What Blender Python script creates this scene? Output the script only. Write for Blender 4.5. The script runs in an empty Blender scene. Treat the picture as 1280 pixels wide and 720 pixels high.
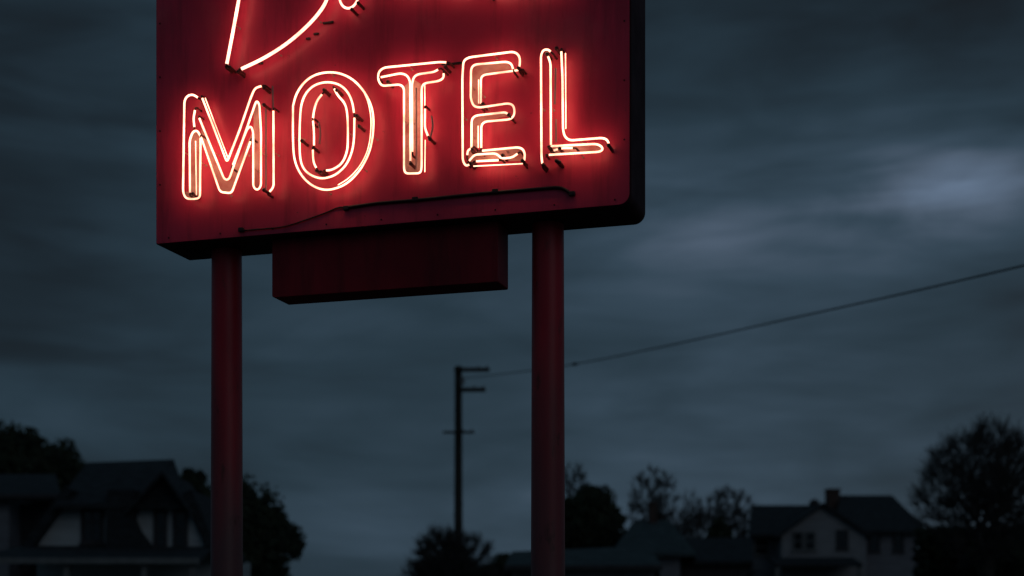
import bpy, bmesh, math, random
from mathutils import Vector, Matrix, noise
random.seed(7)
S = bpy.context.scene
COL = S.collection
R = math.radians

# ---------------------------------------------------------------- camera
F = 1800.0; CX = 640.0; HY = 780.0; EYE = 1.6       # focal length in photo pixels, horizon row, eye height
cam = bpy.data.cameras.new('camera')
cam.sensor_width = 36; cam.lens = F / 1280 * 36
cam.shift_y = (HY - 360) / 1280
cam.clip_start = 0.1; cam.clip_end = 6000
cam.dof.use_dof = True; cam.dof.focus_distance = 10.9; cam.dof.aperture_fstop = 1.0
cam_ob = bpy.data.objects.new('camera', cam); COL.objects.link(cam_ob)
cam_ob.location = (0, 0, EYE); cam_ob.rotation_euler = (R(90), 0, 0)
S.camera = cam_ob

# ---------------------------------------------------------------- sky
SUN_EL, SUN_ROT = 1.0, 35.0
w = bpy.data.worlds.new('World'); S.world = w; w.use_nodes = True
nt = w.node_tree; nt.nodes.clear()
def N(tree, t, **k):
    n = tree.nodes.new(t)
    for a, b in k.items(): setattr(n, a, b)
    return n
def wm(op, a, b=None, c=None, clamp=False):
    n = N(nt, 'ShaderNodeMath', operation=op); n.use_clamp = clamp
    for i, v in enumerate((a, b, c)):
        if v is None: continue
        if isinstance(v, (int, float)): n.inputs[i].default_value = v
        else: nt.links.new(v, n.inputs[i])
    return n.outputs[0]
tc = N(nt, 'ShaderNodeTexCoord')
sep = N(nt, 'ShaderNodeSeparateXYZ'); nt.links.new(tc.outputs['Generated'], sep.inputs[0])
az = wm('MULTIPLY', wm('ARCTAN2', sep.outputs[0], sep.outputs[1]), 180 / math.pi)     # degrees, 0 = straight ahead
el = wm('MULTIPLY', wm('ARCSINE', sep.outputs[2]), 180 / math.pi)
def cloud_noise(sa, se, scale, detail, rough, off, dist=0.0):
    cb = N(nt, 'ShaderNodeCombineXYZ')
    nt.links.new(wm('MULTIPLY', az, sa), cb.inputs[0]); nt.links.new(wm('MULTIPLY', el, se), cb.inputs[1])
    cb.inputs[2].default_value = off
    n = N(nt, 'ShaderNodeTexNoise'); n.inputs['Scale'].default_value = scale
    n.inputs['Detail'].default_value = detail; n.inputs['Roughness'].default_value = rough
    n.inputs['Distortion'].default_value = dist
    nt.links.new(cb.outputs[0], n.inputs['Vector'])
    return n.outputs['Fac']
def blob(a0, e0, sa, se, amp):
    da = wm('DIVIDE', wm('SUBTRACT', az, a0), sa); de = wm('DIVIDE', wm('SUBTRACT', el, e0), se)
    r2 = wm('ADD', wm('MULTIPLY', da, da), wm('MULTIPLY', de, de))
    return wm('MULTIPLY', wm('POWER', 2.71828, wm('MULTIPLY', r2, -1.0)), amp)
n1 = cloud_noise(0.10, 0.36, 1.0, 5.0, 0.50, 3.7, 0.5)      # long horizontal banks
n2 = cloud_noise(0.07, 0.15, 1.0, 3.0, 0.5, 9.1, 0.4)      # broad masses
n3 = cloud_noise(0.16, 1.3, 1.0, 4.0, 0.5, 1.3, 0.3)       # thin streaks
SKY_GAIN = 1.0
b = wm('ADD', 0.038, wm('MULTIPLY', wm('SUBTRACT', n1, 0.5), 0.045))
b = wm('ADD', b, wm('MULTIPLY', wm('SUBTRACT', n2, 0.5), 0.034))
b = wm('ADD', b, wm('MULTIPLY', wm('SUBTRACT', n3, 0.5), 0.010))
brk = wm('MULTIPLY', wm('POWER', wm('ADD', wm('MULTIPLY', n1, 0.65), wm('MULTIPLY', n3, 0.35)), 2.0), 4.2)   # clouds break the bright openings up
#             # clouds break the bright openings up
for args in ((17.2, 16.3, 3.0, 1.1, 0.090), (6.2, 15.3, 4.2, 2.2, 0.022), (14.0, 15.6, 6.5, 3.0, 0.022), (9.0, 9.0, 7.0, 2.4, 0.010), (3.0, 4.0, 14.0, 3.0, 0.010)):
    b = wm('ADD', b, wm('MULTIPLY', blob(*args), brk))
b = wm('SUBTRACT', b, blob(-24.0, 20.0, 12.0, 18.0, 0.017))
b = wm('SUBTRACT', b, blob(14.0, 26.0, 14.0, 6.5, 0.028))
b = wm('MAXIMUM', b, 0.010)
ramp = N(nt, 'ShaderNodeValToRGB')
nt.links.new(wm('MULTIPLY', b, 5.0), ramp.inputs[0])
cr = ramp.color_ramp
cr.elements[0].position = 0.03; cr.elements[0].color = (0.008, 0.0105, 0.014, 1)
cr.elements[1].position = 1.0;  cr.elements[1].color = (0.165, 0.235, 0.35, 1)
for p, c in ((0.09, (0.0105, 0.0185, 0.0265, 1)), (0.18, (0.0195, 0.0375, 0.0545, 1)), (0.28, (0.034, 0.060, 0.088, 1)), (0.42, (0.070, 0.102, 0.148, 1))):
    e = cr.elements.new(p); e.color = c
sky = N(nt, 'ShaderNodeTexSky', sky_type='NISHITA'); sky.sun_disc = False
sky.sun_elevation = R(SUN_EL); sky.sun_rotation = R(SUN_ROT)
bg1 = N(nt, 'ShaderNodeBackground'); bg1.inputs[1].default_value = SKY_GAIN
bg2 = N(nt, 'ShaderNodeBackground'); bg2.inputs[1].default_value = 0.0012
nt.links.new(ramp.outputs[0], bg1.inputs[0]); nt.links.new(sky.outputs[0], bg2.inputs[0])
ad = N(nt, 'ShaderNodeAddShader'); out = N(nt, 'ShaderNodeOutputWorld')
nt.links.new(bg1.outputs[0], ad.inputs[0]); nt.links.new(bg2.outputs[0], ad.inputs[1]); nt.links.new(ad.outputs[0], out.inputs[0])

# ---------------------------------------------------------------- dusk light (weak sun added behind the camera to lift posts and gables)
sl = bpy.data.lights.new('dusk_fill_sun', 'SUN'); sl.energy = 0.075; sl.angle = R(40); sl.color = (0.88, 0.93, 1.0)
so = bpy.data.objects.new('dusk_fill_sun', sl); COL.objects.link(so)
so.rotation_euler = (R(66), 0, R(32)); so.location = (20, -20, 30)

S.render.engine = 'CYCLES'
S.view_settings.view_transform = 'Standard'; S.view_settings.look = 'None'
S.view_settings.exposure = 0; S.view_settings.gamma = 1; S.view_settings.use_curve_mapping = False

# ================================================================ helpers
def world_at(x, y, Y):
    return Vector(((x - CX) / F * Y, Y, EYE + (HY - y) / F * Y))

def tag(o, label=None, cat=None, group=None, kind=None):
    if label: o['label'] = label
    if cat: o['category'] = cat
    if group: o['group'] = group
    if kind: o['kind'] = kind
    return o

def thing(name, label, cat, loc, rz=0, group=None):
    o = bpy.data.objects.new(name, None); COL.objects.link(o)
    o.empty_display_size = 0.3; o.location = loc; o.rotation_euler = (0, 0, rz)
    return tag(o, label, cat, group)

class MB:
    """collects shapes in the local space of the thing they belong to"""
    def __init__(s): s.v = []; s.f = []; s.sm = []
    def add(s, vs, fs, smooth=False):
        n = len(s.v); s.v += [tuple(p) for p in vs]
        s.f += [tuple(i + n for i in f) for f in fs]; s.sm += [smooth] * len(fs)
    def box(s, x0, x1, y0, y1, z0, z1):
        s.add([(x0,y0,z0),(x1,y0,z0),(x1,y1,z0),(x0,y1,z0),(x0,y0,z1),(x1,y0,z1),(x1,y1,z1),(x0,y1,z1)],
              [(0,3,2,1),(4,5,6,7),(0,1,5,4),(1,2,6,5),(2,3,7,6),(3,0,4,7)])
    def tube(s, pts, rad, seg=8, cap=True):
        pts = [Vector(p) for p in pts]; n = len(pts)
        if isinstance(rad, (int, float)): rad = [rad] * n
        t = (pts[1] - pts[0]).normalized()
        ref = Vector((0, 0, 1)) if abs(t.z) < .9 else Vector((0, 1, 0))
        u = t.cross(ref).normalized()
        vs = []
        for i, p in enumerate(pts):
            a = pts[max(0, i - 1)]; c = pts[min(n - 1, i + 1)]
            t = (c - a)
            if t.length < 1e-9: t = Vector((0, 0, 1))
            t.normalize()
            u = (u - t * u.dot(t))
            if u.length < 1e-6: u = t.orthogonal()
            u.normalize(); q = t.cross(u)
            for k in range(seg):
                an = 2 * math.pi * k / seg
                vs.append(p + (u * math.cos(an) + q * math.sin(an)) * rad[i])
        fs = []
        for i in range(n - 1):
            for k in range(seg):
                k2 = (k + 1) % seg
                fs.append((i*seg + k, i*seg + k2, (i+1)*seg + k2, (i+1)*seg + k))
        s.add(vs, fs, True)
        if cap:
            s.add(vs[:seg], [tuple(reversed(range(seg)))]); s.add(vs[-seg:], [tuple(range(seg))])
    def ball(s, c, r, seg=8, rings=5):
        vs = [(c[0], c[1], c[2] + r)]
        for i in range(1, rings):
            a = math.pi * i / rings
            for k in range(seg):
                t = 2 * math.pi * k / seg
                vs.append((c[0] + r*math.sin(a)*math.cos(t), c[1] + r*math.sin(a)*math.sin(t), c[2] + r*math.cos(a)))
        vs.append((c[0], c[1], c[2] - r)); fs = []
        for k in range(seg): fs.append((0, 1 + k, 1 + (k+1) % seg))
        for i in range(rings - 2):
            for k in range(seg):
                fs.append((1+i*seg+k, 1+(i+1)*seg+k, 1+(i+1)*seg+(k+1)%seg, 1+i*seg+(k+1)%seg))
        e = len(vs) - 1; o = 1 + (rings-2)*seg
        for k in range(seg): fs.append((e, o + (k+1) % seg, o + k))
        s.add(vs, fs, True)
    def prism_y(s, poly, y0, y1):
        """poly of (x,z), extruded along y"""
        n = len(poly)
        vs = [(x, y0, z) for x, z in poly] + [(x, y1, z) for x, z in poly]
        fs = [tuple(range(n)), tuple(reversed(range(n, 2*n)))]
        for i in range(n):
            j = (i + 1) % n; fs.append((i, i + n, j + n, j))
        s.add(vs, fs)
    def slab(s, pts, t):
        """sloping quad/tri pts (top side), thickness t downward"""
        n = len(pts); vs = [tuple(p) for p in pts] + [(p[0], p[1], p[2] - t) for p in pts]
        fs = [tuple(range(n)), tuple(reversed(range(n, 2*n)))]
        for i in range(n):
            j = (i + 1) % n; fs.append((i, i + n, j + n, j))
        s.add(vs, fs)
    def build(s, name, mat, parent=None, bevel=0, fix=True):
        me = bpy.data.meshes.new(name); me.from_pydata(s.v, [], s.f)
        for p, m in zip(me.polygons, s.sm): p.use_smooth = m
        if fix:
            bm = bmesh.new(); bm.from_mesh(me); bmesh.ops.recalc_face_normals(bm, faces=bm.faces); bm.to_mesh(me); bm.free()
        me.materials.append(mat); me.update()
        o = bpy.data.objects.new(name, me); COL.objects.link(o)
        if parent: o.parent = parent
        if bevel:
            b = o.modifiers.new('bevel', 'BEVEL'); b.width = bevel; b.segments = 2; b.limit_method = 'ANGLE'
        return o

def mat(name, col, rough=0.7, var=0.15, scale=3.0, metal=0.0, bump=0.0, bscale=20, spec=0.5, stretch=(1,1,1), col2=None, thr=(0.35, 0.75), coat=0):
    m = bpy.data.materials.new(name); m.use_nodes = True; t = m.node_tree
    bs = t.nodes['Principled BSDF']; bs.inputs['Metallic'].default_value = metal
    bs.inputs['Specular IOR Level'].default_value = spec
    tcn = N(t, 'ShaderNodeTexCoord'); mp = N(t, 'ShaderNodeMapping'); mp.inputs['Scale'].default_value = stretch
    t.links.new(tcn.outputs['Object'], mp.inputs[0])
    no = N(t, 'ShaderNodeTexNoise'); no.inputs['Scale'].default_value = scale; no.inputs['Detail'].default_value = 6
    t.links.new(mp.outputs[0], no.inputs['Vector'])
    rp = N(t, 'ShaderNodeValToRGB')
    c2 = col2 if col2 else tuple(c * (1 - var * 2) for c in col)
    rp.color_ramp.elements[0].position = thr[0]; rp.color_ramp.elements[0].color = (*c2, 1)
    rp.color_ramp.elements[1].position = thr[1]; rp.color_ramp.elements[1].color = (*[min(1, c * (1 + var)) for c in col], 1)
    t.links.new(no.outputs['Fac'], rp.inputs[0]); t.links.new(rp.outputs[0], bs.inputs['Base Color'])
    mr = N(t, 'ShaderNodeMapRange'); mr.inputs['To Min'].default_value = min(1, rough * 1.25); mr.inputs['To Max'].default_value = rough * 0.8
    t.links.new(no.outputs['Fac'], mr.inputs[0]); t.links.new(mr.outputs[0], bs.inputs['Roughness'])
    if coat: bs.inputs['Coat Weight'].default_value = coat; bs.inputs['Coat Roughness'].default_value = 0.25
    if bump:
        n2 = N(t, 'ShaderNodeTexNoise'); n2.inputs['Scale'].default_value = bscale; n2.inputs['Detail'].default_value = 4
        t.links.new(mp.outputs[0], n2.inputs['Vector'])
        bp = N(t, 'ShaderNodeBump'); bp.inputs['Strength'].default_value = 1.0; bp.inputs['Distance'].default_value = bump
        t.links.new(n2.outputs['Fac'], bp.inputs['Height']); t.links.new(bp.outputs[0], bs.inputs['Normal'])
    return m

def emis(name, col, s):
    m = bpy.data.materials.new(name); m.use_nodes = True; t = m.node_tree; t.nodes.clear()
    e = N(t, 'ShaderNodeEmission'); e.inputs[0].default_value = (*col, 1); e.inputs[1].default_value = s
    # gas is a little weaker in places along the tube
    tcn = N(t, 'ShaderNodeTexCoord'); no = N(t, 'ShaderNodeTexNoise'); no.inputs['Scale'].default_value = 6; no.inputs['Detail'].default_value = 5
    t.links.new(tcn.outputs['Object'], no.inputs['Vector'])
    mr = N(t, 'ShaderNodeMapRange'); mr.inputs['From Min'].default_value = 0.3; mr.inputs['From Max'].default_value = 0.7
    mr.inputs['To Min'].default_value = s * 0.45; mr.inputs['To Max'].default_value = s * 1.35
    t.links.new(no.outputs['Fac'], mr.inputs[0]); t.links.new(mr.outputs[0], e.inputs[1])
    o = N(t, 'ShaderNodeOutputMaterial'); t.links.new(e.outputs[0], o.inputs[0])
    return m

M = {
 'face':   mat('red_enamel', (0.78, 0.048, 0.115), 0.42, 0.08, 1.8, bump=0.003, bscale=3.5, spec=0.35, col2=(0.64, 0.038, 0.09), coat=0.12),
 'letterpaint_glow': mat('faded_glow_paint', (0.66, 0.42, 0.35), 0.5, 0.10, 7, col2=(0.54, 0.16, 0.15), thr=(0.34, 0.66)),  # faded letter paint, its pale tone also painting in the tube glow
 'cab':    mat('dark_maroon_paint', (0.055, 0.006, 0.010), 0.7, 0.2, 4, spec=0.3),
 'lower':  mat('oxblood_paint', (0.34, 0.014, 0.026), 0.6, 0.15, 2, spec=0.3),
 'post':   mat('red_post_paint', (0.27, 0.030, 0.040), 0.45, 0.15, 3, stretch=(1,1,0.25), spec=0.4, bump=0.001, bscale=30),
 'neon':   emis('lit_neon', (1.0, 0.43, 0.27), 4.2),
 'neonw':  emis('lit_script_neon', (1.0, 0.40, 0.29), 3.9),
 'glass':  mat('unlit_glass_tube', (0.55, 0.32, 0.27), 0.12, 0.1, 8, spec=0.8),
 'black':  mat('black_rubber', (0.012, 0.010, 0.011), 0.5, 0.2, 9),
 'cap':    mat('heat_browned_cap', (0.10, 0.03, 0.03), 0.45, 0.3, 30),
 'steel':  mat('galvanised_steel', (0.25, 0.25, 0.26), 0.5, 0.15, 8, metal=0.6),
 'conc':   mat('concrete', (0.33, 0.32, 0.30), 0.9, 0.15, 4, bump=0.003, bscale=30),
 'asph':   mat('asphalt', (0.05, 0.05, 0.052), 0.9, 0.2, 1.5, bump=0.004, bscale=60),
 'grassg': mat('lawn', (0.045, 0.06, 0.025), 0.95, 0.3, 0.6, bump=0.03, bscale=12),
 'paintw': mat('road_paint', (0.7, 0.7, 0.66), 0.7, 0.15, 6),
 'siding': mat('pale_siding', (0.50, 0.53, 0.55), 0.8, 0.08, 1.0, stretch=(1,1,6)),
 'sidingd':mat('grey_siding', (0.22, 0.22, 0.25), 0.8, 0.1, 1.0, stretch=(1,1,6)),
 'shingle':mat('dark_shingles', (0.028, 0.034, 0.040), 0.95, 0.25, 3.0, stretch=(1,1,4), bump=0.02, bscale=8),
 'shinglel':mat('grey_shingles', (0.06, 0.085, 0.09), 0.95, 0.2, 3.0, stretch=(1,1,4), bump=0.02, bscale=8),
 'trim':   mat('weathered_trim', (0.20, 0.20, 0.20), 0.8, 0.1, 4),
 'trimd':  mat('dark_trim', (0.06, 0.055, 0.06), 0.8, 0.1, 4),
 'pane':   mat('window_glass', (0.015, 0.018, 0.022), 0.12, 0.2, 1.0, spec=0.6),
 'brick':  mat('chimney_brick', (0.10, 0.06, 0.05), 0.9, 0.2, 6, bump=0.01, bscale=15),
 'bark':   mat('bark', (0.045, 0.036, 0.030), 0.95, 0.25, 6, bump=0.02, bscale=12),
 'leaf':   mat('dark_foliage', (0.035, 0.048, 0.022), 0.9, 0.3, 0.8),
 'twig':   mat('twigs', (0.08, 0.073, 0.07), 0.95, 0.25, 5),
 'wood':   mat('creosoted_wood', (0.055, 0.045, 0.038), 0.9, 0.25, 4, stretch=(1,1,0.2)),
 'porc':   mat('brown_porcelain', (0.06, 0.035, 0.025), 0.3, 0.1, 5),
}

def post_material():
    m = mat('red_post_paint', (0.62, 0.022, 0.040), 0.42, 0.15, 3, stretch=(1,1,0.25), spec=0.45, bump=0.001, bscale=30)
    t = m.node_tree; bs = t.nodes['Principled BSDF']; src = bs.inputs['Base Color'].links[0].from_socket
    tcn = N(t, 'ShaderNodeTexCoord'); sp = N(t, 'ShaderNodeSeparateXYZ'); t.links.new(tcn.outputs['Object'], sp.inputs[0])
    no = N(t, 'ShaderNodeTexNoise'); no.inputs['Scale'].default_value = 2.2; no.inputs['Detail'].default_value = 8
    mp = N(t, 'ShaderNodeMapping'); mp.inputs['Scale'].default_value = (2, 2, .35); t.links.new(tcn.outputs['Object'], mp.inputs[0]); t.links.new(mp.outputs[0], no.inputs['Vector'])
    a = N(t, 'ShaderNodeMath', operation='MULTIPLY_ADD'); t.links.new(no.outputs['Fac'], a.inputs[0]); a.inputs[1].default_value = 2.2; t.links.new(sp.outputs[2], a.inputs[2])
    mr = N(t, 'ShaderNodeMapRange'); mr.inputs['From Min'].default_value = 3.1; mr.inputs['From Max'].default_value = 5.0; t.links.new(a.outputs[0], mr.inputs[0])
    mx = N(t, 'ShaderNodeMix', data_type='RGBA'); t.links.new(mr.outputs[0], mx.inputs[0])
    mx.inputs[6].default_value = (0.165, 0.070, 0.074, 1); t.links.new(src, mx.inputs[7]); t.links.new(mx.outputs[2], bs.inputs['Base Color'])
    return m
def wear(m, amount, col, sc, stretch, lo, hi, seed):
    t = m.node_tree; bs = t.nodes['Principled BSDF']; src = bs.inputs['Base Color'].links[0].from_socket
    tcn = N(t, 'ShaderNodeTexCoord'); mp = N(t, 'ShaderNodeMapping'); mp.inputs['Scale'].default_value = stretch; mp.inputs['Location'].default_value = (seed, 0, seed)
    no = N(t, 'ShaderNodeTexNoise'); no.inputs['Scale'].default_value = sc; no.inputs['Detail'].default_value = 9; no.inputs['Roughness'].default_value = .65
    t.links.new(tcn.outputs['Object'], mp.inputs[0]); t.links.new(mp.outputs[0], no.inputs['Vector'])
    mr = N(t, 'ShaderNodeMapRange'); mr.inputs['From Min'].default_value = lo; mr.inputs['From Max'].default_value = hi; mr.inputs['To Max'].default_value = amount
    t.links.new(no.outputs['Fac'], mr.inputs[0])
    mx = N(t, 'ShaderNodeMix', data_type='RGBA'); t.links.new(mr.outputs[0], mx.inputs[0]); t.links.new(src, mx.inputs[6]); mx.inputs[7].default_value = (*col, 1)
    t.links.new(mx.outputs[2], bs.inputs['Base Color'])
wear(M['face'], .40, (0.16, 0.012, 0.02), 2.6, (3.2, 1, .35), .50, .72, 3.0)      # drip stains
wear(M['face'], .8, (0.09, 0.03, 0.025), 9, (1, 1, 1), .66, .72, 8.0)             # rust spots
wear(M['face'], .35, (0.72, 0.20, 0.22), 1.3, (1, 1, .8), .52, .75, 5.0)          # chalked paint
wear(M['lower'], .6, (0.07, 0.01, 0.012), 2.0, (3, 1, .4), .48, .70, 1.0)
wear(M['cab'], .5, (0.03, 0.012, 0.01), 4.0, (1, 1, .6), .5, .7, 2.0)
M['post'] = post_material()      # red paint, browned over its lower half to paint in neon falloff

wear(M['post'], .75, (0.07, 0.028, 0.02), 5.0, (1.6, 1.6, .5), .60, .70, 4.0)   # rust through the paint

# ================================================================ ground, road, kerbs
g = MB(); g.add([(-1500,-300,0),(1500,-300,0),(1500,3000,0),(-1500,3000,0)], [(0,1,2,3)])
tag(g.build('ground', M['grassg']), kind='structure')
g = MB(); g.box(-28, 28, -14, 9.4, -0.2, 0.012); tag(g.build('parking_lot', M['asph']), kind='structure')
g = MB(); g.box(-28, 28, 9.4, 9.55, -0.2, 0.14); tag(g.build('kerb', M['conc'], bevel=0.02), kind='structure')
g = MB(); g.box(-300, 300, 24, 32, -0.2, 0.010); tag(g.build('road', M['asph']), kind='structure')
g = MB(); g.box(-300, 300, 32.0, 32.15, -0.2, 0.13); g.box(-300, 300, 23.85, 24.0, -0.2, 0.13); tag(g.build('road_kerb', M['conc']), kind='structure')
g = MB(); g.box(-300, 300, 33.5, 35.0, -0.2, 0.05); tag(g.build('sidewalk', M['conc']), kind='structure')
g = MB()
for k in range(-30, 31): g.box(k*6 - 1.5, k*6 + 1.5, 27.93, 28.07, 0.0, 0.016)
tag(g.build('road_marking', M['paintw']), kind='structure')

# ================================================================ the motel sign
YL = 11.6
U = Vector((0.9587, -0.2844, 0)); U.normalize(); B = Vector((-U.y, U.x, 0))    # along the face / into the cabinet
P0 = world_at(195, 306, YL)
ZB = P0.z
root = thing('motel_sign', 'red neon motel sign cabinet on two tall red posts, its tubes lit cream', 'neon sign', (P0.x, P0.y, 0), math.atan2(U.y, U.x))

def sg(x, y, w=0.0):
    """photo position -> sign coordinates (u, w, z) on the plane w metres behind the face"""
    d = Vector(((x - CX) / F, 1.0, (HY - y) / F)); o = Vector((0, 0, EYE))
    q = Vector((P0.x, P0.y, 0)) + B * w
    t = (q - o).dot(B) / d.dot(B)
    p = o + d * t
    r = p - Vector((P0.x, P0.y, 0))
    return Vector((r.dot(U), r.dot(B), p.z))

UR = sg(789, 256).x
ZT = ZB + 3.55
DEPTH = 0.53
def rrect(u0, u1, z0, z1, rs, seg=8):
    """rs: corner radii bottom-left, bottom-right, top-right, top-left"""
    P = []
    for (cx, cz, sx, sz, a0), r in zip(((u0,z0,1,1,180), (u1,z0,-1,1,270), (u1,z1,-1,-1,0), (u0,z1,1,-1,90)), rs):
        for k in range(seg + 1):
            a = R(a0 + 90 * k / seg)
            P.append((cx + sx*r + math.cos(a)*r, cz + sz*r + math.sin(a)*r))
    return P
m = MB(); m.prism_y(rrect(0, UR, ZB, ZT, (.015, .085, .085, .015)), 0, DEPTH)
cab = m.build('cabinet', M['cab'], root, bevel=0.006)
m = MB(); m.prism_y(rrect(0.006, UR - .012, ZB + .008, ZT - .008, (.012, .08, .08, .012)), -0.004, -0.0005)
face = m.build('face_panel', M['face'], root)
# small screws round the face edge
scr = []
for k in range(9):
    u = 0.12 + k * (UR - .24) / 8
    for z in (ZB + .045, ZT - .045): scr.append(MB()); scr[-1].tube([(u, -.0045, z), (u, -.009, z)], .007, 8)
for k in range(1, 8):
    z = ZB + .045 + k * (ZT - ZB - .09) / 8
    for u in (.04, UR - .05): scr.append(MB()); scr[-1].tube([(u, -.0045, z), (u, -.009, z)], .007, 8)
for q in scr: q.build('screw', M['cab'], face)

# lower blank panel hung under the cabinet
lo0 = sg(340, 372, .12); lo1 = sg(622, 352, .12)
m = MB(); m.prism_y(rrect(lo0.x, lo1.x, lo0.z, ZB - .002, (.02, .012, .004, .004)), .12, .40)
m.build('lower_panel', M['lower'], root, bevel=0.006)

# posts
for px_ in (283.5, 685.0):
    c = sg(px_, 400, .34)
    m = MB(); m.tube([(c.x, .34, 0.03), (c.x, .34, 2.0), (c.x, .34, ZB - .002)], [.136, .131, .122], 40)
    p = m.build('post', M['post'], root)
    m = MB(); m.box(c.x - .24, c.x + .24, .10, .58, .15, .175)
    for sx in (-1, 1):
        for sy in (-1, 1): m.tube([(c.x + sx*.19, .34 + sy*.19, .17), (c.x + sx*.19, .34 + sy*.19, .23)], .016, 6)
    m.build('base_plate', M['steel'], p)
    m = MB(); m.tube([(c.x, .34, -.3), (c.x, .34, .149)], .42, 32); m.build('footing', M['conc'], p)

# ---- neon
OFF = -0.10; TR = 0.0076
def fillet(pts, r):
    pts = [Vector(p) for p in pts]; out_ = [pts[0]]
    for i in range(1, len(pts) - 1):
        a, p, c = pts[i-1], pts[i], pts[i+1]
        r0 = min(r, (a-p).length*.49); r1 = min(r, (c-p).length*.49)
        s0 = p + (a-p).normalized()*r0; s1 = p + (c-p).normalized()*r1
        for k in range(6):
            t = k / 5; out_.append(s0*(1-t)**2 + p*2*t*(1-t) + s1*t*t)
    out_.append(pts[-1]); res = [out_[0]]
    for p in out_[1:]:
        if (p - res[-1]).length > .002: res.append(p)
    return res
def zmap(x0, y0, s): return lambda X, Y: (x0 + X / s, y0 + Y / s)
def closed(poly): return poly + [poly[0]]

def each(mbs, name, mat_, parent):
    for q in mbs: q.build(name, mat_, parent)

def neon_letter(zm, tubes, dim=(), thin=(), r=0.03, supports=(), caps=(), ends=True, paint=None, neon='neon', rad=TR):
    m = MB(); el_ = []; su = []
    for k, t in enumerate(tubes):
        off = OFF + (k % 3 - 1) * 0.003
        P = fillet([sg(*zm(*q), off) for q in t], 9 if r > 1 else r)
        m.tube(P, rad, 8)
        if ends and (P[0] - P[-1]).length > .03:
            for e, n_ in ((P[0], P[1]), (P[-1], P[-2])):
                d = (e - n_).normalized()
                el_.append(MB()); el_[-1].tube([e - d*.004, e + d*.020, e + d*.026 + Vector((0, .012, 0)), Vector((e.x + d.x*.026, -.006, e.z + d.z*.026))], [rad*.9, rad*1.0, rad*1.05, rad*1.1], 8)
    for t in thin: m.tube(fillet([sg(*zm(*q), OFF + .012) for q in t], r if r < 1 else 9), .0042, 6)
    L = m.build('neon_letter', M[neon], root)
    if dim:
        for t in dim:
            g_ = MB(); g_.tube(fillet([sg(*zm(*q), OFF) for q in t], r), rad*.95, 8)
            g_.build('unlit_tube', M['glass'], L)
    for q in caps:
        p = sg(*zm(*q), OFF)
        el_.append(MB()); el_[-1].tube([(p.x, p.y - .014, p.z), (p.x, p.y - .008, p.z), (p.x, p.y + .006, p.z), (p.x, p.y + .012, p.z)], [.008, .015, .015, .009], 10); el_[-1].tube([(p.x, p.y, p.z), (p.x + .004, -.006, p.z - .004)], .012, 8)
    for q in supports:
        p = sg(*zm(*q), OFF)
        su.append(MB()); su[-1].tube([(p.x, p.y + rad, p.z), (p.x, -.008, p.z)], .0035, 6)
        su[-1].tube([(p.x, -.010, p.z), (p.x, -.004, p.z)], .009, 8)
    each(el_, 'electrode_cap', M['cap'], L)
    each(su, 'tube_support', M['glass'], L)
    if paint:
        for poly in paint:
            pm = MB(); pm.prism_y([(sg(*zm(*q)).x, sg(*zm(*q)).z) for q in poly], -.0066, -.0045); pm.build('painted_letter_glow', M['letterpaint_glow'], L)
    return L

# M
neon_letter(zmap(200, 90, 4), [
  [(190,128),(165,112),(138,118),(122,142),(115,600),(128,632),(165,636),(200,630),(203,330)],
  [(150,603),(148,340),(165,297),(187,292),(207,330),(300,600),(358,606),(452,348)],
  [(197,232),(322,538),(345,538),(482,142),(497,160),(505,300),(505,572),(486,592),(466,575),(466,300),(455,270),(437,282),(364,465)],
  [(212,132),(250,230),(335,452),(400,285),(455,125),(475,80),(508,70)],
  [(567,195),(568,575),(548,598)],
  [(175,192),(167,230),(172,275)]],
  thin=[[(226,130),(262,225),(338,425)], [(178,345),(182,615)]], dim=[[(563,70),(566,190)], [(530,185),(530,590)]],
  supports=((118,400),(203,450),(270,400),(420,400),(505,400),(568,400),(330,604),(466,480)), caps=((165,610),(520,590),(520,80),(520,165)),
  paint=[[(150,345),(165,300),(187,294),(205,330),(204,632),(128,632),(128,600),(150,600)], [(207,250),(322,538),(345,538),(466,300),(466,350),(357,604),(302,600),(209,335)], [(470,160),(500,160),(503,575),(470,575)]])
# O
oc = zmap(340, 70, 4)
outer = [(105,250),(120,190),(160,130),(215,92),(285,79),(350,88),(410,120),(460,175),(495,240),(509,310),(505,400),(488,480),(450,558),(395,622),(340,657),(270,673),(210,655),(160,615),(125,560),(108,500),(104,400),(105,250)]
neon_letter(oc, [outer,
  [(410,285),(402,230),(380,180),(340,142),(280,128),(220,140),(175,175),(148,230),(140,300),(137,420),(140,520),(160,570),(200,600),(250,615),(310,600),(360,560),(390,510),(410,440),(412,310)],
  [(312,165),(330,200),(365,235),(378,290),(380,420),(376,480),(350,540),(300,570),(272,572)],
  [(205,325),(210,380),(210,448)],
  [(250,192),(225,222),(210,270),(204,318)],
  [(204,470),(206,530),(222,560)]],
  thin=[[(452,165),(480,225),(496,300),(494,395),(478,478),(440,552),(385,612),(330,645)]], dim=[[(235,330),(243,380),(238,440)]],
  r=2, supports=((105,400),(285,79),(505,400),(270,673),(138,400),(380,380),(450,558)), caps=((425,300),(436,352),(262,170),(325,172),(150,425),(245,582),(225,575)),
  paint=[[(106,250),(160,130),(285,79),(410,120),(495,240),(505,400),(450,558),(340,657),(270,673),(160,615),(108,500),(146,500),(165,570),(250,612),(340,580),(400,480),(404,240),(340,150),(280,132),(200,160),(148,250),(140,400),(146,500),(108,500)]] if False else None)
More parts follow.
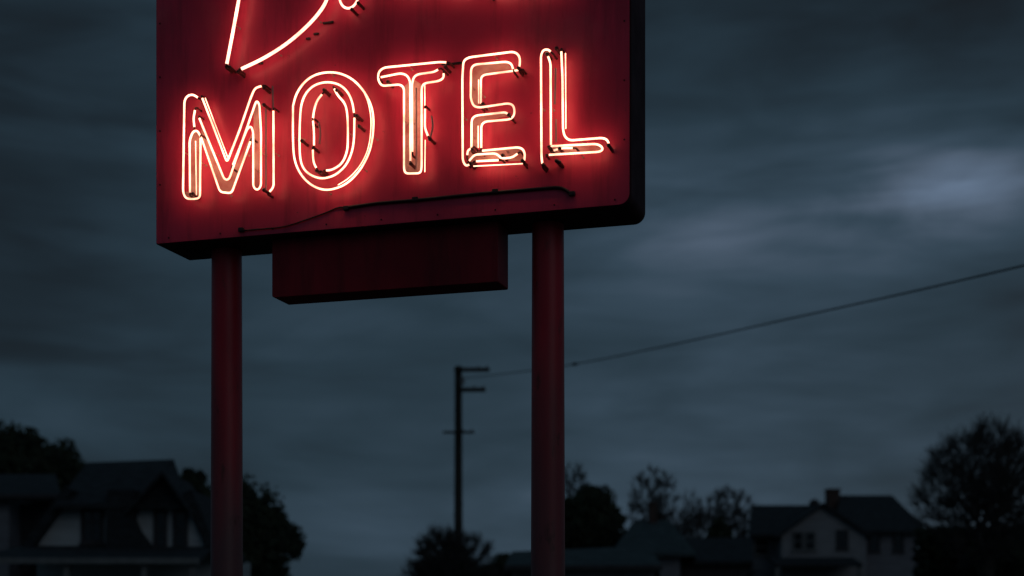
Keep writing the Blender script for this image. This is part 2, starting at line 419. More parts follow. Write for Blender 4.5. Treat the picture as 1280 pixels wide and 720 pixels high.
# T
neon_letter(zmap(460, 50, 4), [
  [(392,112),(360,110),(78,138),(52,160),(50,200),(68,230),(160,222),(180,238),(180,650),(190,668),(262,666),(268,640),(268,235),(282,216),(355,205),(378,190),(378,168)],
  [(65,186),(165,166),(195,176),(211,205),(212,605)],
  [(350,148),(330,160),(245,172),(226,190),(220,225),(222,560)],
  [(285,345),(284,440),(300,480)]],
  thin=[[(284,225),(284,340)], [(286,500),(284,660)]], dim=[[(318,380),(326,430),(312,488)], [(242,240),(242,650)]],  # first dim tube stands in for reflections beside the stem
  supports=((180,400),(268,520),(212,400),(150,222),(200,126)), caps=((215,620),(388,135),(310,495),(100,210)),
  paint=[[(182,235),(212,205),(226,195),(266,222),(268,664),(182,664)]])
# E
neon_letter(zmap(560, 50, 4.236), [
  [(378,145),(382,100),(370,74),(345,62),(110,92),(82,110),(76,200),(78,640),(95,668),(115,658)],
  [(345,155),(335,125),(310,115),(140,130),(122,150),(120,310),(135,350),(165,358),(320,335),(345,345),(352,370),(350,400),(330,420),(195,432),(176,450),(176,572)],
  [(378,158),(355,162),(190,184),(174,200),(174,338)],
  [(325,402),(308,382),(145,400),(125,420),(124,570)],
  [(182,586),(370,568),(395,576),(408,602),(404,638)],
  [(112,640),(140,607),(255,600),(285,628),(340,622),(368,602)],
  [(150,642),(268,636)], [(102,610),(104,585),(122,574)]],
  thin=[[(162,210),(162,335)], [(160,455),(160,570)], [(135,668),(395,655)]],  # last thin tube stands in for a reflection under the letter
  r=.028, supports=((77,400),(121,240),(174,280),(200,348),(124,500),(300,575),(240,74)), caps=((120,655),(395,640),(130,582),(290,612),(322,398),(375,150),(185,340)),
  paint=[[(124,140),(310,120),(340,155),(178,184),(178,340),(140,350),(122,320)], [(124,412),(308,388),(322,402),(178,436),(178,572),(124,572)], [(112,592),(400,574),(404,640),(112,650)]])
# L
neon_letter(zmap(560, 50, 4.236), [
  [(500,658),(495,620),(492,80),(505,52),(530,50),(544,62)],
  [(530,88),(543,122),(545,556)],
  [(600,62),(606,200),(609,480),(620,515),(645,532),(820,518),(845,530),(852,555)],
  [(545,562),(785,550),(812,562),(820,580),(802,592),(535,608)],
  [(560,585),(600,572),(660,572)]],
  thin=[[(622,70),(624,470)]], dim=[[(570,150),(566,340)], [(572,420),(572,540)]],
  supports=((493,350),(545,350),(608,250),(700,528),(700,600)), caps=((575,640),(590,648),(592,576),(850,558),(575,45),(505,662),(525,75)),
  paint=[[(545,562),(810,550),(812,600),(545,608)]])
# script letter cropped by the top of the photo
neon_letter(lambda x, y: (x, y), [
  [(283.5,80),(290,46),(298.5,0),(306,-45),(316,-100)],
  [(302,86),(330,73),(360,54),(385,32),(400,15),(409,0),(414,-25),(406,-60),(378,-96),(335,-118),(290,-108)]],
  r=2, supports=((293,30),(345,64),(395,22),(312,-80),(410,-45)), caps=((287,84),(298,90)), neon='neonw', rad=.0125)
neon_letter(lambda x, y: (x, y), [
  [(421,-40),(423,-5),(427,7),(434,11),(441,9),(447,1),(452,-18),(458,-45)]],
  r=2, supports=((424,-10),), caps=((440,12),(448,4)), neon='neonw', rad=.0085)
neon_letter(lambda x, y: (x, y), [
  [(470,-60),(486,-22),(510,-15),(532,-34),(548,-18),(574,-14),(592,-35),(606,-14),(634,-11),(660,-28),(690,-20),(715,-46)]],
  r=2, supports=((500,-15),(570,-14),(640,-14)), caps=((612,-8),(470,-62)), neon='neonw', rad=.0115)

# conduit and cable along the foot of the face
m = MB()
m.tube(fillet([sg(x, y, -.016) for x, y in ((436,259),(470,254),(520,250),(600,242),(696,234),(706,236),(714,243))], .03), .012, 8)
cd = m.build('conduit', M['black'], root)
m = MB()
m.tube(fillet([sg(x, y, -.012) for x, y in ((305,288),(330,286),(355,284),(382,275),(408,266),(422,259),(436,259))], 1), .006, 8)
m.build('cable', M['black'], cd)
for x, y in ((303,288),(434,261),(716,243),(520,250),(620,240)):
    m = MB(); p = sg(x, y, 0); m.box(p.x-.022, p.x+.022, -.034, -.005, p.z-.016, p.z+.016)
    m.build('cable_clip', M['black'], cd, bevel=.004)
# cable link between two letters
m = MB(); m.tube([sg(552,80,-.03), sg(566,80,-.028), sg(580,78,-.03)], .010, 8)
m.build('cable', M['black'], root)
# small black blocks standing in for standoff shadows behind the script letter
for x, y, h in ((411,29,.045),(396,43,.022),(386,49,.018),(327,80,.02)):
    m = MB(); p = sg(x, y, 0); m.box(p.x-h, p.x+h, -.02, -.005, p.z-.008, p.z+.008)
    m.build('standoff_shadow', M['black'], root, bevel=.004)

# ================================================================ utility poles and wire
def utility_pole(label, px_, Y, ztop, arms=True):
    c = world_at(px_, HY, Y)
    t = thing('utility_pole', label, 'utility pole', (c.x, c.y, 0), 0, 'wooden utility poles along the road')
    m = MB(); m.tube([(0,0,-.3), (0,0,ztop*.5), (0,0,ztop)], [.20, .175, .15], 14); m.build('pole', M['wood'], t)
    s = Y / F
    def z(y): return EYE + (HY - y) * s
    if arms:
        for (x0, x1, y, h, yy) in ((-5, 39, 463, .16, -.16), (0, 34, 488, .17, -.16), (-19, 20, 541, .09, -.15)):
            m = MB(); m.box(x0*s, x1*s, yy - .06, yy + .06, z(y) - h/2, z(y) + h/2)
            a = m.build('crossarm', M['wood'], t)
            for q in ((x1 - 3)*s, (x1 - 14)*s):
                m = MB(); m.tube([(q, yy, z(y) + h/2), (q, yy, z(y) + h/2 + .05), (q, yy, z(y) + h/2 + .09)], [.02, .035, .02], 8)
                m.build('insulator', M['porc'], a)
        m = MB(); m.tube([(.16, -.1, z(472)), (.16,-.1, z(481))], .10, 10); m.build('wire_bracket', M['steel'], t)
        for k in range(10):
            m = MB(); m.tube([(-.26 if k % 2 else .26, 0, 3 + k*.45), (.0, 0, 3 + k*.45)], .012, 6)
            m.build('step', M['steel'], t)
    else:
        m = MB(); m.box(-.9, .9, -.25, -.13, ztop - .5, ztop - .36); m.build('crossarm', M['wood'], t)
    return t
utility_pole('dark wooden utility pole with short crossarms behind the round bush', 573, 60, EYE + (780 - 458) / 30)
utility_pole('wooden utility pole at the near end of the overhead wire', 1560, 22, 8.6, False)
A = world_at(578, 472, 60); Bp = world_at(1560, 262, 22)
ctrl = [(578,473),(640,466.5),(718,456),(800,439.5),(900,418),(977,400.5),(1130,367),(1280,332),(1420,298),(1560,263)]
def wy(x):
    for (xa, ya), (xb, yb) in zip(ctrl, ctrl[1:]):
        if x <= xb: return ya + (yb - ya) * (x - xa) / (xb - xa)
    return ctrl[-1][1]
pts = []
for k in range(120):
    x = 578 + (1560 - 578) * k / 119; s = (x - CX) / F
    # the wire's plan line from A to Bp, met by the sight line x = s*Y
    dx, dy = Bp.x - A.x, Bp.y - A.y
    Yy = (A.x - A.y * dx / dy) / (s - dx / dy)
    yv = sum(wy(x + d) for d in (-40, -20, 0, 20, 40)) / 5 if 620 < x < 1500 else wy(x)
    pts.append(world_at(x, yv, Yy))
m = MB(); m.tube([p - A for p in pts], .019, 6)
wr = m.build('overhead_wire', M['black']); wr.location = A
tag(wr, 'thin black overhead wire running from the distant utility pole up to the right edge', 'wire')
i0 = min(range(120), key=lambda i: abs((pts[i].x / pts[i].y * F + CX) - 718))
d = (pts[i0+1] - pts[i0]).normalized(); c = pts[i0] - A
m = MB(); m.tube([c - d*.22, c - d*.12, c + d*.02, c + d*.12, c + d*.3], [.02, .06, .035, .055, .02], 8)
m.build('wire_splice', M['black'], wr)

# ================================================================ trees
def limb(mb, p, d, L, r, depth, spread, tips, up=.15, seg=5):
    n = 3; pts = [p]; dd = d.copy()
    for i in range(n):
        dd = (dd + Vector((random.gauss(0,.10), random.gauss(0,.10), random.gauss(0,.08) + up*.3))).normalized()
        pts.append(pts[-1] + dd * L / n)
    r = max(r, .011)
    mb.tube(pts, [r, r*.85, r*.7, r*.55], seg if depth > 1 else 3, cap=False)
    if depth == 0: tips.append(pts[-1]); return
    k = 3 if depth > 1 else 5
    for i in range(k):
        a = dd.orthogonal().normalized(); a.rotate(Matrix.Rotation(random.uniform(0, 2*math.pi) , 3, dd))
        nd = (dd + a * random.uniform(.4, 1) * spread).normalized()
        q = pts[-1] if i < 2 else pts[-2]
        limb(mb, q, nd, L * random.uniform(.62, .85), r*.55, depth - 1, spread, tips, up, seg)

def fit(mb_list, c, hw, hd, z0, z1):
    """scale crown verts into the wanted width and height"""
    xs = [v[0] for m in mb_list for v in m.v]; ys = [v[1] for m in mb_list for v in m.v]; zs = [v[2] for m in mb_list for v in m.v]
    x0, x1, y0, y1, a0, a1 = min(xs), max(xs), min(ys), max(ys), min(zs), max(zs)
    for m in mb_list:
        m.v = [(c[0] + ((v[0]-x0)/(x1-x0)*2 - 1)*hw, c[1] + ((v[1]-y0)/(y1-y0)*2 - 1)*hd, z0 + (v[2]-a0)/(a1-a0)*(z1-z0)) for v in m.v]

def bare_tree(label, x0, x1, ytop, Y, ybase=None, depth=5, spread=.75, cat='tree', name='bare_tree', r0=.22, group='trees round the houses', up=.15, twr=1.0, n=420, tw=6, flat=0):
    """crown grown through its volume: every node hangs on the nearest older one, thickness adds up towards the trunk"""
    c = world_at((x0+x1)/2, HY, Y); s = Y / F; hw = (x1-x0)/2*s; H = EYE + (HY-ytop)*s
    t = thing(name, label, cat, (c.x, c.y, 0), 0, group)
    zb = max(.3, EYE + (HY-ybase)*s); hh = (H-zb)/2; zc = zb + hh * .25
    tr = MB(); tr.tube([(0,0,-.2), (.04*hw,0,zc*.5), (0,0,zc)], [r0*1.3, r0, r0*.85], 10); tr.build('trunk', M['bark'], t)
    P = [Vector((0,0,zc))]; par = [-1]; cand = []
    while len(cand) < n:
        d = Vector((random.gauss(0,1), random.gauss(0,1), random.gauss(0,1))).normalized() * (random.random() ** .42)
        k = .88 + .22 * noise.noise(d.normalized() * 1.7 + Vector((x0*.37, 0, 0)))
        q = Vector((d.x*hw*k, d.y*hw*k*.9, zb + hh + d.z*hh*k))
        if q.z > zb*.9: cand.append(q)
    cand.sort(key=lambda q: (q - P[0]).length)
    for q in cand:
        best, bj = 1e9, 0
        for j, p in enumerate(P):
            e = q - p; L = e.length
            g = (p - P[0]); al = 1 - (e.dot(g) / (L * g.length + 1e-6) if g.length > .01 else 1)   # prefer carrying on outwards
            cost = L * (1 + .9 * al) + .10 * g.length
            if cost < best: best, bj = cost, j
        P.append(q); par.append(bj)
    wgt = [1.0] * len(P)
    for i in range(len(P) - 1, 0, -1): wgt[par[i]] += wgt[i]
    rad = lambda i: max(.012, r0 * .9 * twr * (wgt[i] / wgt[0]) ** .5)
    cr_ = MB()
    for i in range(1, len(P)):
        a_, b_ = P[par[i]], P[i]; L = (b_ - a_).length
        md = (a_ + b_) / 2 + Vector((random.gauss(0,.05)*L, random.gauss(0,.05)*L, random.gauss(0,.05)*L + .04*L))
        ra = min(rad(par[i]), rad(i) * 1.5); cr_.tube([a_, md, b_], [ra, (ra + rad(i))/2, rad(i)], 5 if rad(i) > .04 else 3, cap=False)
        od = (b_ - P[0]).normalized()
        for k in range(tw if wgt[i] < 4 else 1):
            d = (od + Vector((random.gauss(0,.55), random.gauss(0,.55), random.gauss(0,.5) + .15))).normalized(); L2 = hw * random.uniform(.09, .24)
            st_ = a_.lerp(b_, random.uniform(.3, 1)); mid = st_ + d*L2*.5; e2 = (d + Vector((random.gauss(0,.3), random.gauss(0,.3), .15))).normalized()
            cr_.tube([st_, mid, mid + e2*L2*.6], [.013, .010, .006], 3, cap=False)
    cr_.build('crown', M['twig'], t, fix=False)
    return t

def leafy_tree(label, x0, x1, ytop, Y, ybase, n=5000, leaf=.22, cat='tree', name='leafy_tree', lobes=9, group='trees round the houses', r0=.2, skirt=True):
    c = world_at((x0+x1)/2, HY, Y); s = Y / F; hw = (x1-x0)/2*s; H = EYE + (HY-ytop)*s; zb = max(.15, EYE + (HY-ybase)*s)
    t = thing(name, label, cat, (c.x, c.y, 0), 0, group)
    tr = MB(); tr.tube([(0,0,-.2), (0.02,0,zb), (0,0,zb + (H-zb)*.6)], [r0*1.3, r0, r0*.4], 9)
    hh = (H - zb) / 2; zm_ = (H + zb) / 2; L = []; lobes *= 4
    for i in range(lobes):
        d = Vector((random.gauss(0,1), random.gauss(0,1), random.gauss(0,1))).normalized() * (random.uniform(.35, 1) ** .4)
        rr = random.uniform(.16, .30) * min(hw, hh)
        k = (.86 + .34 * noise.noise(d * 1.6 + Vector((x0*.31, ytop*.17, 0)))) * (1.0 if d.z > 0 else (1 + d.z * .1)) * (1 - .22*max(0, d.z))
        if skirt and d.z < 0: k *= min(1.6, 1 / math.sqrt(max(.05, 1 - d.z*d.z)))
        p = Vector((d.x*(hw-rr*.6)*k*1.06, d.y*(hw-rr)*.85*k, zm_ + d.z*(hh-rr)*(.5+.5*k)*random.uniform(.95,1.1)))
        L.append((p, rr)); tr.tube([(0,0,zb + max(.1,(p.z-zb)*.4)), (p.x*.55, p.y*.55, p.z - rr*.4), tuple(p)], [r0*.3, r0*.16, r0*.05], 4)
    tr.build('trunk', M['bark'], t)
    lf = MB()
    for i in range(int(n*1.5)):
        if i % 4 == 0:
            d = Vector((random.gauss(0,1), random.gauss(0,1), random.gauss(0,1))).normalized() * (random.random() ** .4)
            q = Vector((d.x*hw*.7, d.y*hw*.65, zm_ + d.z*hh*.7))
        else:
            p, rr = random.choice(L)
            d = Vector((random.gauss(0,1), random.gauss(0,1), random.gauss(0,1))).normalized() * rr * (random.random() ** .45) * random.uniform(.85, 1.25)
            q = p + d
        a = Vector((random.gauss(0,1), random.gauss(0,1), random.gauss(0,1))).normalized(); b_ = a.orthogonal().normalized()
        l = leaf * random.uniform(.6, 1.3)
        lf.add([q - a*l*.5, q + b_*l*.28, q + a*l*.5, q - b_*l*.28], [(0,1,2,3)])
    lf.build('crown', M['leaf'], t, fix=False)
    return t

# ================================================================ houses
def window(mb_parent, x0, x1, z0, z1, y, fm='trim', mull=1, lab=None):
    """front-facing window (front is -y) set into the wall plane y"""
    f = MB(); fw = .09
    f.box(x0-fw, x0, y-.07, y+.02, z0-fw, z1+fw); f.box(x1, x1+fw, y-.07, y+.02, z0-fw, z1+fw)
    f.box(x0, x1, y-.07, y+.02, z1, z1+fw); f.box(x0, x1, y-.07, y+.02, z0-fw, z0)
    wdw = f.build('window', M[fm], mb_parent)
    p = MB(); p.box(x0, x1, y-.025, y-.004, z0, z1); p.build('pane', M['pane'], wdw)
    b = MB(); zm_ = (z0+z1)/2; b.box(x0, x1, y-.055, y-.027, zm_-.03, zm_+.03)
    for k in range(mull):
        xm = x0 + (x1-x0)*(k+1)/(mull+1); b.box(xm-.018, xm+.018, y-.050, y-.029, z0, z1)
    b.build('glazing_bar', M[fm], wdw)
    si = MB(); si.box(x0-fw-.05, x1+fw+.05, y-.13, y+.0, z0-fw-.06, z0-fw-.003); si.build('sill', M[fm], wdw)
    return wdw
def door(parent, x0, x1, z0, z1, y):
    d = MB(); d.box(x0, x1, y-.05, y-.004, z0, z1)
    for (a, b_, c_, e) in ((.15,.45,.12,.45), (.55,.85,.12,.45), (.15,.45,.55,.9), (.55,.85,.55,.9)):
        d.box(x0+(x1-x0)*a, x0+(x1-x0)*b_, y-.065, y-.052, z0+(z1-z0)*c_, z0+(z1-z0)*e)
    o = d.build('door', M['trimd'], parent)
    h = MB(); h.ball((x1-.1, y-.09, (z0+z1)/2-.05), .035); h.build('handle', M['steel'], o)

def house_root(name, label, px_, Y): 
    c = world_at(px_, HY, Y)
    t = thing(name, label, 'house', (c.x, c.y, 0), 0, 'dark houses beyond the road'); s = Y / F
    return t, (lambda x, d=0: (x - px_) * s + (x - CX) / F * d), (lambda y: EYE + (HY - y) * s)

# --- left house, two steep front gables under one dark roof
t, X, Z = house_root('gabled_house', 'dark house with two pale steep gable walls above a long porch roof', 150, 45)
w_ = MB()
w_.box(X(30), X(255), 1.2, 8.0, 0, Z(690))
w_.build('wall', M['siding'], t)
g1 = MB(); g1.prism_y([(X(28),Z(694)), (X(134),Z(694)), (X(134),Z(618)), (X(84),Z(618))], 0.6, 1.1); g1.build('gable_wall', M['siding'], t)
g2 = MB(); g2.prism_y([(X(158),Z(694)), (X(258),Z(694)), (X(226),Z(622)), (X(172),Z(622))], 0.4, 1.1); g2.build('gable_wall', M['siding'], t)
rf = MB()
# main roof: ridge along x
rf.slab([(X(70),-.1,Z(630)), (X(238),-.1,Z(630)), (X(217,3.6),3.6,Z(557.5)), (X(109,3.6),3.6,Z(562))], .15)
rf.slab([(X(109,3.6),3.6,Z(562)), (X(217,3.6),3.6,Z(557.5)), (X(240,8.6),8.6,Z(680)), (X(40,8.6),8.6,Z(680))], .15)
rf.slab([(X(70),-.1,Z(630)), (X(109,3.6),3.6,Z(562)), (X(40,8.6),8.6,Z(680)), (X(22,4.0),4.0,Z(700))], .15)
rf.slab([(X(217,3.6),3.6,Z(557.5)), (X(238),-.1,Z(630)), (X(262,4.0),4.0,Z(700)), (X(240,8.6),8.6,Z(680))], .15)
# raking verges of the two gables
def verge(a, b_, y0, y1, th):
    v = Vector((b_[0]-a[0], 0, b_[1]-a[1])).normalized(); n_ = Vector((-v.z, 0, v.x)) * th
    rf.add([(a[0],y0,a[1]),(b_[0],y0,b_[1]),(b_[0]+n_.x,y0,b_[1]+n_.z),(a[0]+n_.x,y0,a[1]+n_.z),
            (a[0],y1,a[1]),(b_[0],y1,b_[1]),(b_[0]+n_.x,y1,b_[1]+n_.z),(a[0]+n_.x,y1,a[1]+n_.z)],
           [(0,1,2,3),(7,6,5,4),(0,4,5,1),(1,5,6,2),(2,6,7,3),(3,7,4,0)])
verge((X(30),Z(694)), (X(88),Z(612)), .2, 1.8, .28)
verge((X(228),Z(616)), (X(264),Z(700)), .1, 4.5, .28)
# front gable over the right wall
rf.slab([(X(160),-.45,Z(640)), (X(207),-.45,Z(590)), (X(207),3.4,Z(590)), (X(160),3.4,Z(640))], .14)
rf.slab([(X(207),-.45,Z(590)), (X(242),-.45,Z(640)), (X(242),3.4,Z(640)), (X(207),3.4,Z(590))], .14)
rf.prism_y([(X(168),Z(634)), (X(234),Z(634)), (X(207),Z(597))], .02, .3)
# steep valley roof between the gables, flaring at the foot
rf.prism_y([(X(134),Z(612)), (X(132),Z(694)), (X(197),Z(694)), (X(186),Z(680)), (X(174),Z(664)), (X(167),Z(648)), (X(168),Z(612))], -.05, 1.3)
roof = rf.build('roof', M['shingle'], t)
for (a, b_, y0, y1, yw, mu) in ((98,119,628,674,.6,1), (192,202,640,684,.4,0), (216,228,640,684,.4,0)):
    window(t, X(a), X(b_), Z(y1), Z(y0), yw, 'trimd', mu)
pr = MB()
pr.slab([(X(-4),-2.6,Z(704)), (X(272),-2.6,Z(704)), (X(262),0.7,Z(680)), (X(20),0.7,Z(680))], .12)
prf = pr.build('porch_roof', M['shingle'], t)
f_ = MB(); f_.box(X(-4), X(272), -2.68, -2.605, Z(709), Z(702)); f_.build('fascia', M['trim'], prf)
for px_ in (22, 113, 205, 262):
    m = MB(); m.box(X(px_)-.08, X(px_)+.08, -2.45, -2.29, .3, Z(708)); m.box(X(px_)-.12, X(px_)+.12, -2.49, -2.25, Z(712.5), Z(708.5)); m.build('porch_post', M['trim'], t)
m = MB(); m.box(X(-4), X(272), -2.7, 1.19, 0, .3); m.build('porch_floor', M['trimd'], t)
door(t, X(140), X(165), .3, 2.4, 1.2)
window(t, X(60), X(100), .9, 2.2, 1.2, 'trim', 1); window(t, X(195), X(235), .9, 2.2, 1.2, 'trim', 1)
m = MB(); m.box(X(210)-.3, X(210)+.3, 4.1, 4.7, Z(620), Z(560)); 

# --- far-left neighbour
t, X, Z = house_root('side_house', 'dark house cut by the left edge, its low roof beneath the big tree', -20, 52)
m = MB(); m.box(X(-90), X(11), 0, 7, 0, Z(622)); m.build('wall', M['sidingd'], t)
m = MB(); m.slab([(X(-100),-.5,Z(622)), (X(82),-.5,Z(622)), (X(70,3.5),3.5,Z(580)), (X(-100,3.5),3.5,Z(580))], .15)
m.slab([(X(-100,3.5),3.5,Z(580)), (X(70,3.5),3.5,Z(580)), (X(80,7.6),7.6,Z(640)), (X(-100,7.6),7.6,Z(640))], .15)
r_ = m.build('roof', M['shingle'], t)
m = MB(); m.box(X(-100), X(82), -.58, -.505, Z(624), Z(619)); m.build('fascia', M['trimd'], r_)
m = MB(); m.box(X(11)+.02, X(74), 1.2, 7, 0, Z(626)); m.build('side_wing', M['trimd'], t)
window(t, X(-60), X(-35), Z(675), Z(640), 0, 'trimd', 1)

# --- right house with hipped roof, chimney and front gable
t, X, Z = house_root('hipped_house', 'house with grey front gable, dark hipped roof and chimney beside the hedge', 1040, 80)
m = MB(); m.box(X(1050), X(1146), 0, 7, 0, Z(664)); m.box(X(940), X(1049), .6, 7, 0, Z(668)); m.build('wall', M['sidingd'], t)
m = MB(); m.prism_y([(X(972),0), (X(1076),0), (X(1076),Z(668)), (X(1022),Z(634)), (X(972),Z(668))], -1.2, .59)
m.build('gable_wall', mat('dusky_siding', (0.30,0.30,0.32), .8, .08, 1.0, stretch=(1,1,6)), t)
m = MB()
m.slab([(X(1040),-.5,Z(664)), (X(1158),-.5,Z(664)), (X(1115,3.5),3.5,Z(612)), (X(1050,3.5),3.5,Z(612))], .15)
m.slab([(X(1158),-.5,Z(664)), (X(1158,7.5),7.5,Z(664)), (X(1115,3.5),3.5,Z(612))], .15)
m.slab([(X(1158,7.5),7.5,Z(664)), (X(1040,7.5),7.5,Z(664)), (X(1050,3.5),3.5,Z(612)), (X(1115,3.5),3.5,Z(612))], .15)
m.slab([(X(935),-.1,Z(668)), (X(1052),-.1,Z(668)), (X(1052,3.5),3.5,Z(625)), (X(940,3.5),3.5,Z(625))], .15)
m.slab([(X(940,3.5),3.5,Z(625)), (X(1052,3.5),3.5,Z(625)), (X(1052,7.5),7.5,Z(668)), (X(935,7.5),7.5,Z(668))], .15)
m.slab([(X(966),-1.5,Z(671)), (X(1022),-1.5,Z(631)), (X(1022),3.2,Z(631)), (X(966),3.2,Z(671))], .18)
m.slab([(X(1022),-1.5,Z(631)), (X(1082),-1.5,Z(671)), (X(1082),3.2,Z(671)), (X(1022),3.2,Z(631))], .18)
rf_ = m.build('roof', M['shingle'], t)
m = MB(); m.box(X(1033,3.4), X(1048,3.4), 3.0, 3.8, Z(632), Z(607)); m.box(X(1032,3.4), X(1049,3.4), 2.95, 3.85, Z(607)+.002, Z(604.5)); m.build('chimney', M['brick'], rf_)
m = MB(); m.tube([(X(1018,3),3.0,Z(626)), (X(1018,3),3.0,Z(622)), (X(1018,3),3.0,Z(618))], [.3,.32,.1], 8); m.build('roof_vent', M['trimd'], rf_)
for a, b_, y0, y1, yw, fm in ((987,997,668,688,-1.2,'trim'), (1002,1012,668,688,-1.2,'trim'), (1041,1052,666,686,-1.2,'trimd'), (1087,1098,668,688,0,'trimd'), (1118,1128,668,688,0,'trimd'), (946,962,674,692,.6,'trim')):
    window(t, X(a), X(b_), Z(y1), Z(y0), yw, fm, 0)
m = MB(); m.slab([(X(955),-3.4,Z(708)), (X(1060),-3.4,Z(708)), (X(1060),-1.2,Z(698)), (X(955),-1.2,Z(698))], .15); m.build('porch_roof', M['shingle'], t)
for px_ in (958, 1057): m = MB(); m.box(X(px_)-.09, X(px_)+.09, -3.3, -3.12, 0, Z(710)); m.build('porch_post', M['trim'], t)
m = MB(); m.box(X(1095)-.07, X(1095)+.07, -1.4, -1.3, 0, Z(714)); 
door(t, X(995), X(1016), .1, 2.2, -1.2); window(t, X(1030), X(1058), 1.0, 2.2, -1.2, 'trim', 1)

# --- middle house with chimney, and the long low one joined to its right
t, X, Z = house_root('chimney_house', 'low dark house with a square chimney, under the bare tree', 830, 60)
m = MB(); m.box(X(775), X(850), 0, 7, 0, Z(690)); m.build('wall', M['sidingd'], t)
m = MB()
m.slab([(X(762),-.5,Z(692)), (X(868),-.5,Z(692)), (X(838,3.5),3.5,Z(643)), (X(793,3.5),3.5,Z(643))], .15)
m.slab([(X(868),-.5,Z(692)), (X(868,7.5),7.5,Z(692)), (X(838,3.5),3.5,Z(643))], .15)
m.slab([(X(762,7.5),7.5,Z(692)), (X(762),-.5,Z(692)), (X(793,3.5),3.5,Z(643))], .15)
m.slab([(X(868,7.5),7.5,Z(692)), (X(762,7.5),7.5,Z(692)), (X(793,3.5),3.5,Z(643)), (X(838,3.5),3.5,Z(643))], .15)
rf_ = m.build('roof', M['shinglel'], t)
m = MB(); m.box(X(811,3.4), X(821,3.4), 3.1, 3.7, Z(650), Z(621)); m.box(X(810,3.4), X(822,3.4), 3.05, 3.75, Z(621)+.002, Z(619)); m.build('chimney', M['brick'], rf_)
window(t, X(790), X(810), .9, 2.2, 0, 'trim', 1); door(t, X(825), X(842), .05, 2.1, 0)

t, X, Z = house_root('long_shed', 'long low dark building between the chimney house and the gabled house', 890, 64)
m = MB(); m.box(X(850), X(934), 0, 6, 0, Z(700)); m.build('wall', M['trimd'], t)
m = MB(); m.slab([(X(842),-.4,Z(702)), (X(940),-.4,Z(702)), (X(940,3),3,Z(667)), (X(842,3),3,Z(667))], .15)
m.slab([(X(842,3),3,Z(667)), (X(940,3),3,Z(667)), (X(940,6.4),6.4,Z(700)), (X(842,6.4),6.4,Z(700))], .15); m.build('roof', M['shingle'], t)
door(t, X(880), X(905), .02, 2.1, 0)

t, X, Z = house_root('low_house', 'low house with a long grey roof, partly hidden by the right post', 730, 50)
m = MB(); m.box(X(640), X(818), 0, 6, 0, Z(708)); m.build('wall', M['sidingd'], t)
m = MB(); m.slab([(X(630),-.5,Z(709)), (X(826),-.5,Z(709)), (X(812,3),3,Z(676)), (X(640,3),3,Z(684))], .15)
m.slab([(X(640,3),3,Z(684)), (X(812,3),3,Z(676)), (X(826,6.5),6.5,Z(709)), (X(630,6.5),6.5,Z(709))], .15); r_ = m.build('roof', M['shinglel'], t)
m = MB(); m.box(X(630), X(826), -.58, -.505, Z(712), Z(707)); m.build('fascia', M['trimd'], r_)
window(t, X(782), X(806), 1.4, Z(716), 0, 'trim', 1); window(t, X(650), X(664), 1.2, Z(718), 0, 'trim', 0); door(t, X(730), X(752), .05, 2.2, 0)

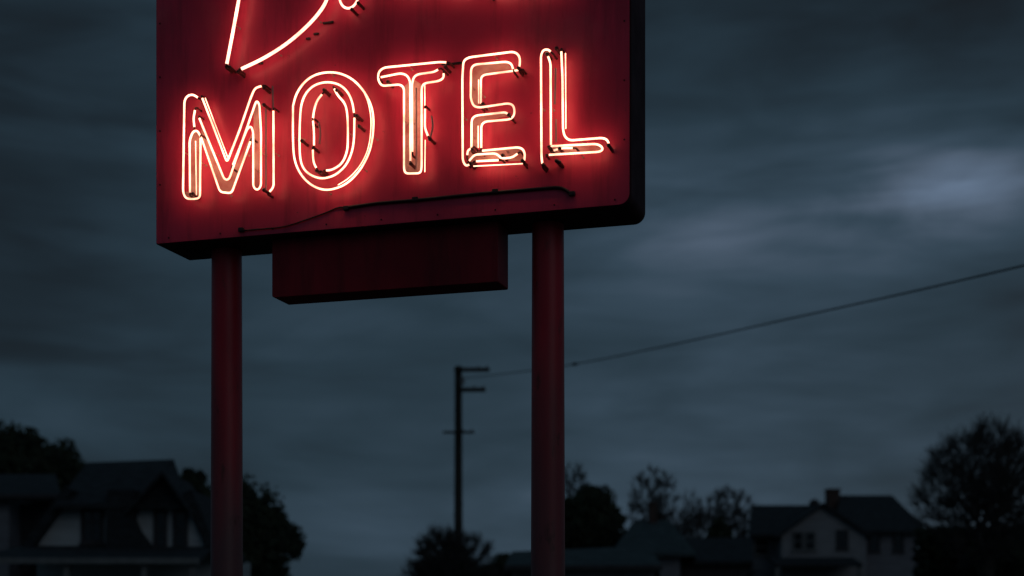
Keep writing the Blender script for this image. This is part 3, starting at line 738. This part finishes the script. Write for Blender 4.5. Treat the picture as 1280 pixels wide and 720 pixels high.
# ================================================================ planting
leafy_tree('big dark tree rising over the roofs at the left edge', -80, 120, 512, 92, 690, 11000, .5, lobes=14, r0=.35)
leafy_tree('dense dark tree just right of the left post, beside the pale gables', 208, 376, 576, 56, 800, 14000, .30, lobes=18)
leafy_tree('small dark tree crown showing over the house roof left of the left post', 206, 276, 562, 60, 745, 5500, .26, lobes=7, r0=.14)
bare_tree('rounded twiggy bush at the foot of the utility pole', 500, 626, 652, 56, 780, cat='bush', name='round_bush', r0=.16, n=800, tw=12)
leafy_tree('dark leafy shrub inside the twiggy bush below the utility pole', 508, 616, 668, 57, 785, 6500, .2, cat='bush', name='leafy_shrub', lobes=10, r0=.1)
leafy_tree('low shrub between the utility pole and the right post', 588, 668, 677, 62, 775, 3400, .2, cat='bush', name='leafy_shrub', lobes=7, r0=.08)
bare_tree('low twiggy thicket rising behind the roofs of the chimney house and the long building', 776, 958, 632, 82, 780, cat='bush', name='thicket', r0=.14, n=800, tw=10)
leafy_tree('broad dark tree just right of the right post', 684, 796, 590, 66, 730, 9000, .3, lobes=12)
bare_tree('bare branches sticking up behind the right post', 686, 748, 568, 72, 700, r0=.17, n=360, tw=10)
bare_tree('tall bare tree above the square chimney', 780, 856, 576, 74, 720, r0=.22, n=520, tw=12)
bare_tree('thin bare tree right of the square chimney', 844, 886, 604, 78, 720, r0=.15, n=320, tw=11)
bare_tree('flat-topped bare tree left of the hipped house', 874, 956, 604, 84, 700, r0=.18, n=480, tw=11)
leafy_tree('round dark shrub behind the long low building', 878, 926, 643, 68, 720, 2500, .26, cat='bush', name='leafy_shrub', lobes=7, r0=.1)
bare_tree('large round bare tree filling the lower right corner', 1140, 1322, 519, 56, 715, r0=.34, n=1400, tw=9)
leafy_tree('dark undergrowth around the trunk of the large round tree', 1180, 1350, 640, 60, 775, 7000, .24, cat='bush', name='leafy_shrub', lobes=12, r0=.12)
# hedge at the right
c = world_at(1220, HY, 62); t = thing('hedge', 'clipped dark hedge right of the hipped house', 'hedge', (c.x, c.y, 0))
s = 62 / F; lf = MB()
for i in range(15000):
    q = Vector((random.uniform(-72, 110)*s, random.uniform(-.9, .9), random.uniform(.1, EYE + (780-662)*s + random.gauss(0, .07))))
    a = Vector((random.gauss(0,1), random.gauss(0,1), random.gauss(0,1))).normalized(); b_ = a.orthogonal().normalized(); l = random.uniform(.25, .5)
    lf.add([q - a*l*.5, q + b_*l*.3, q + a*l*.5, q - b_*l*.3], [(0,1,2,3)])
lf.build('foliage', M['leaf'], t, fix=False)
st = MB()
for k in range(12): st.tube([((-66 + k*15)*s, 0, -.1), ((-64 + k*15)*s, .1, 3.2)], [.07, .03], 6)
st.build('stem', M['bark'], t)
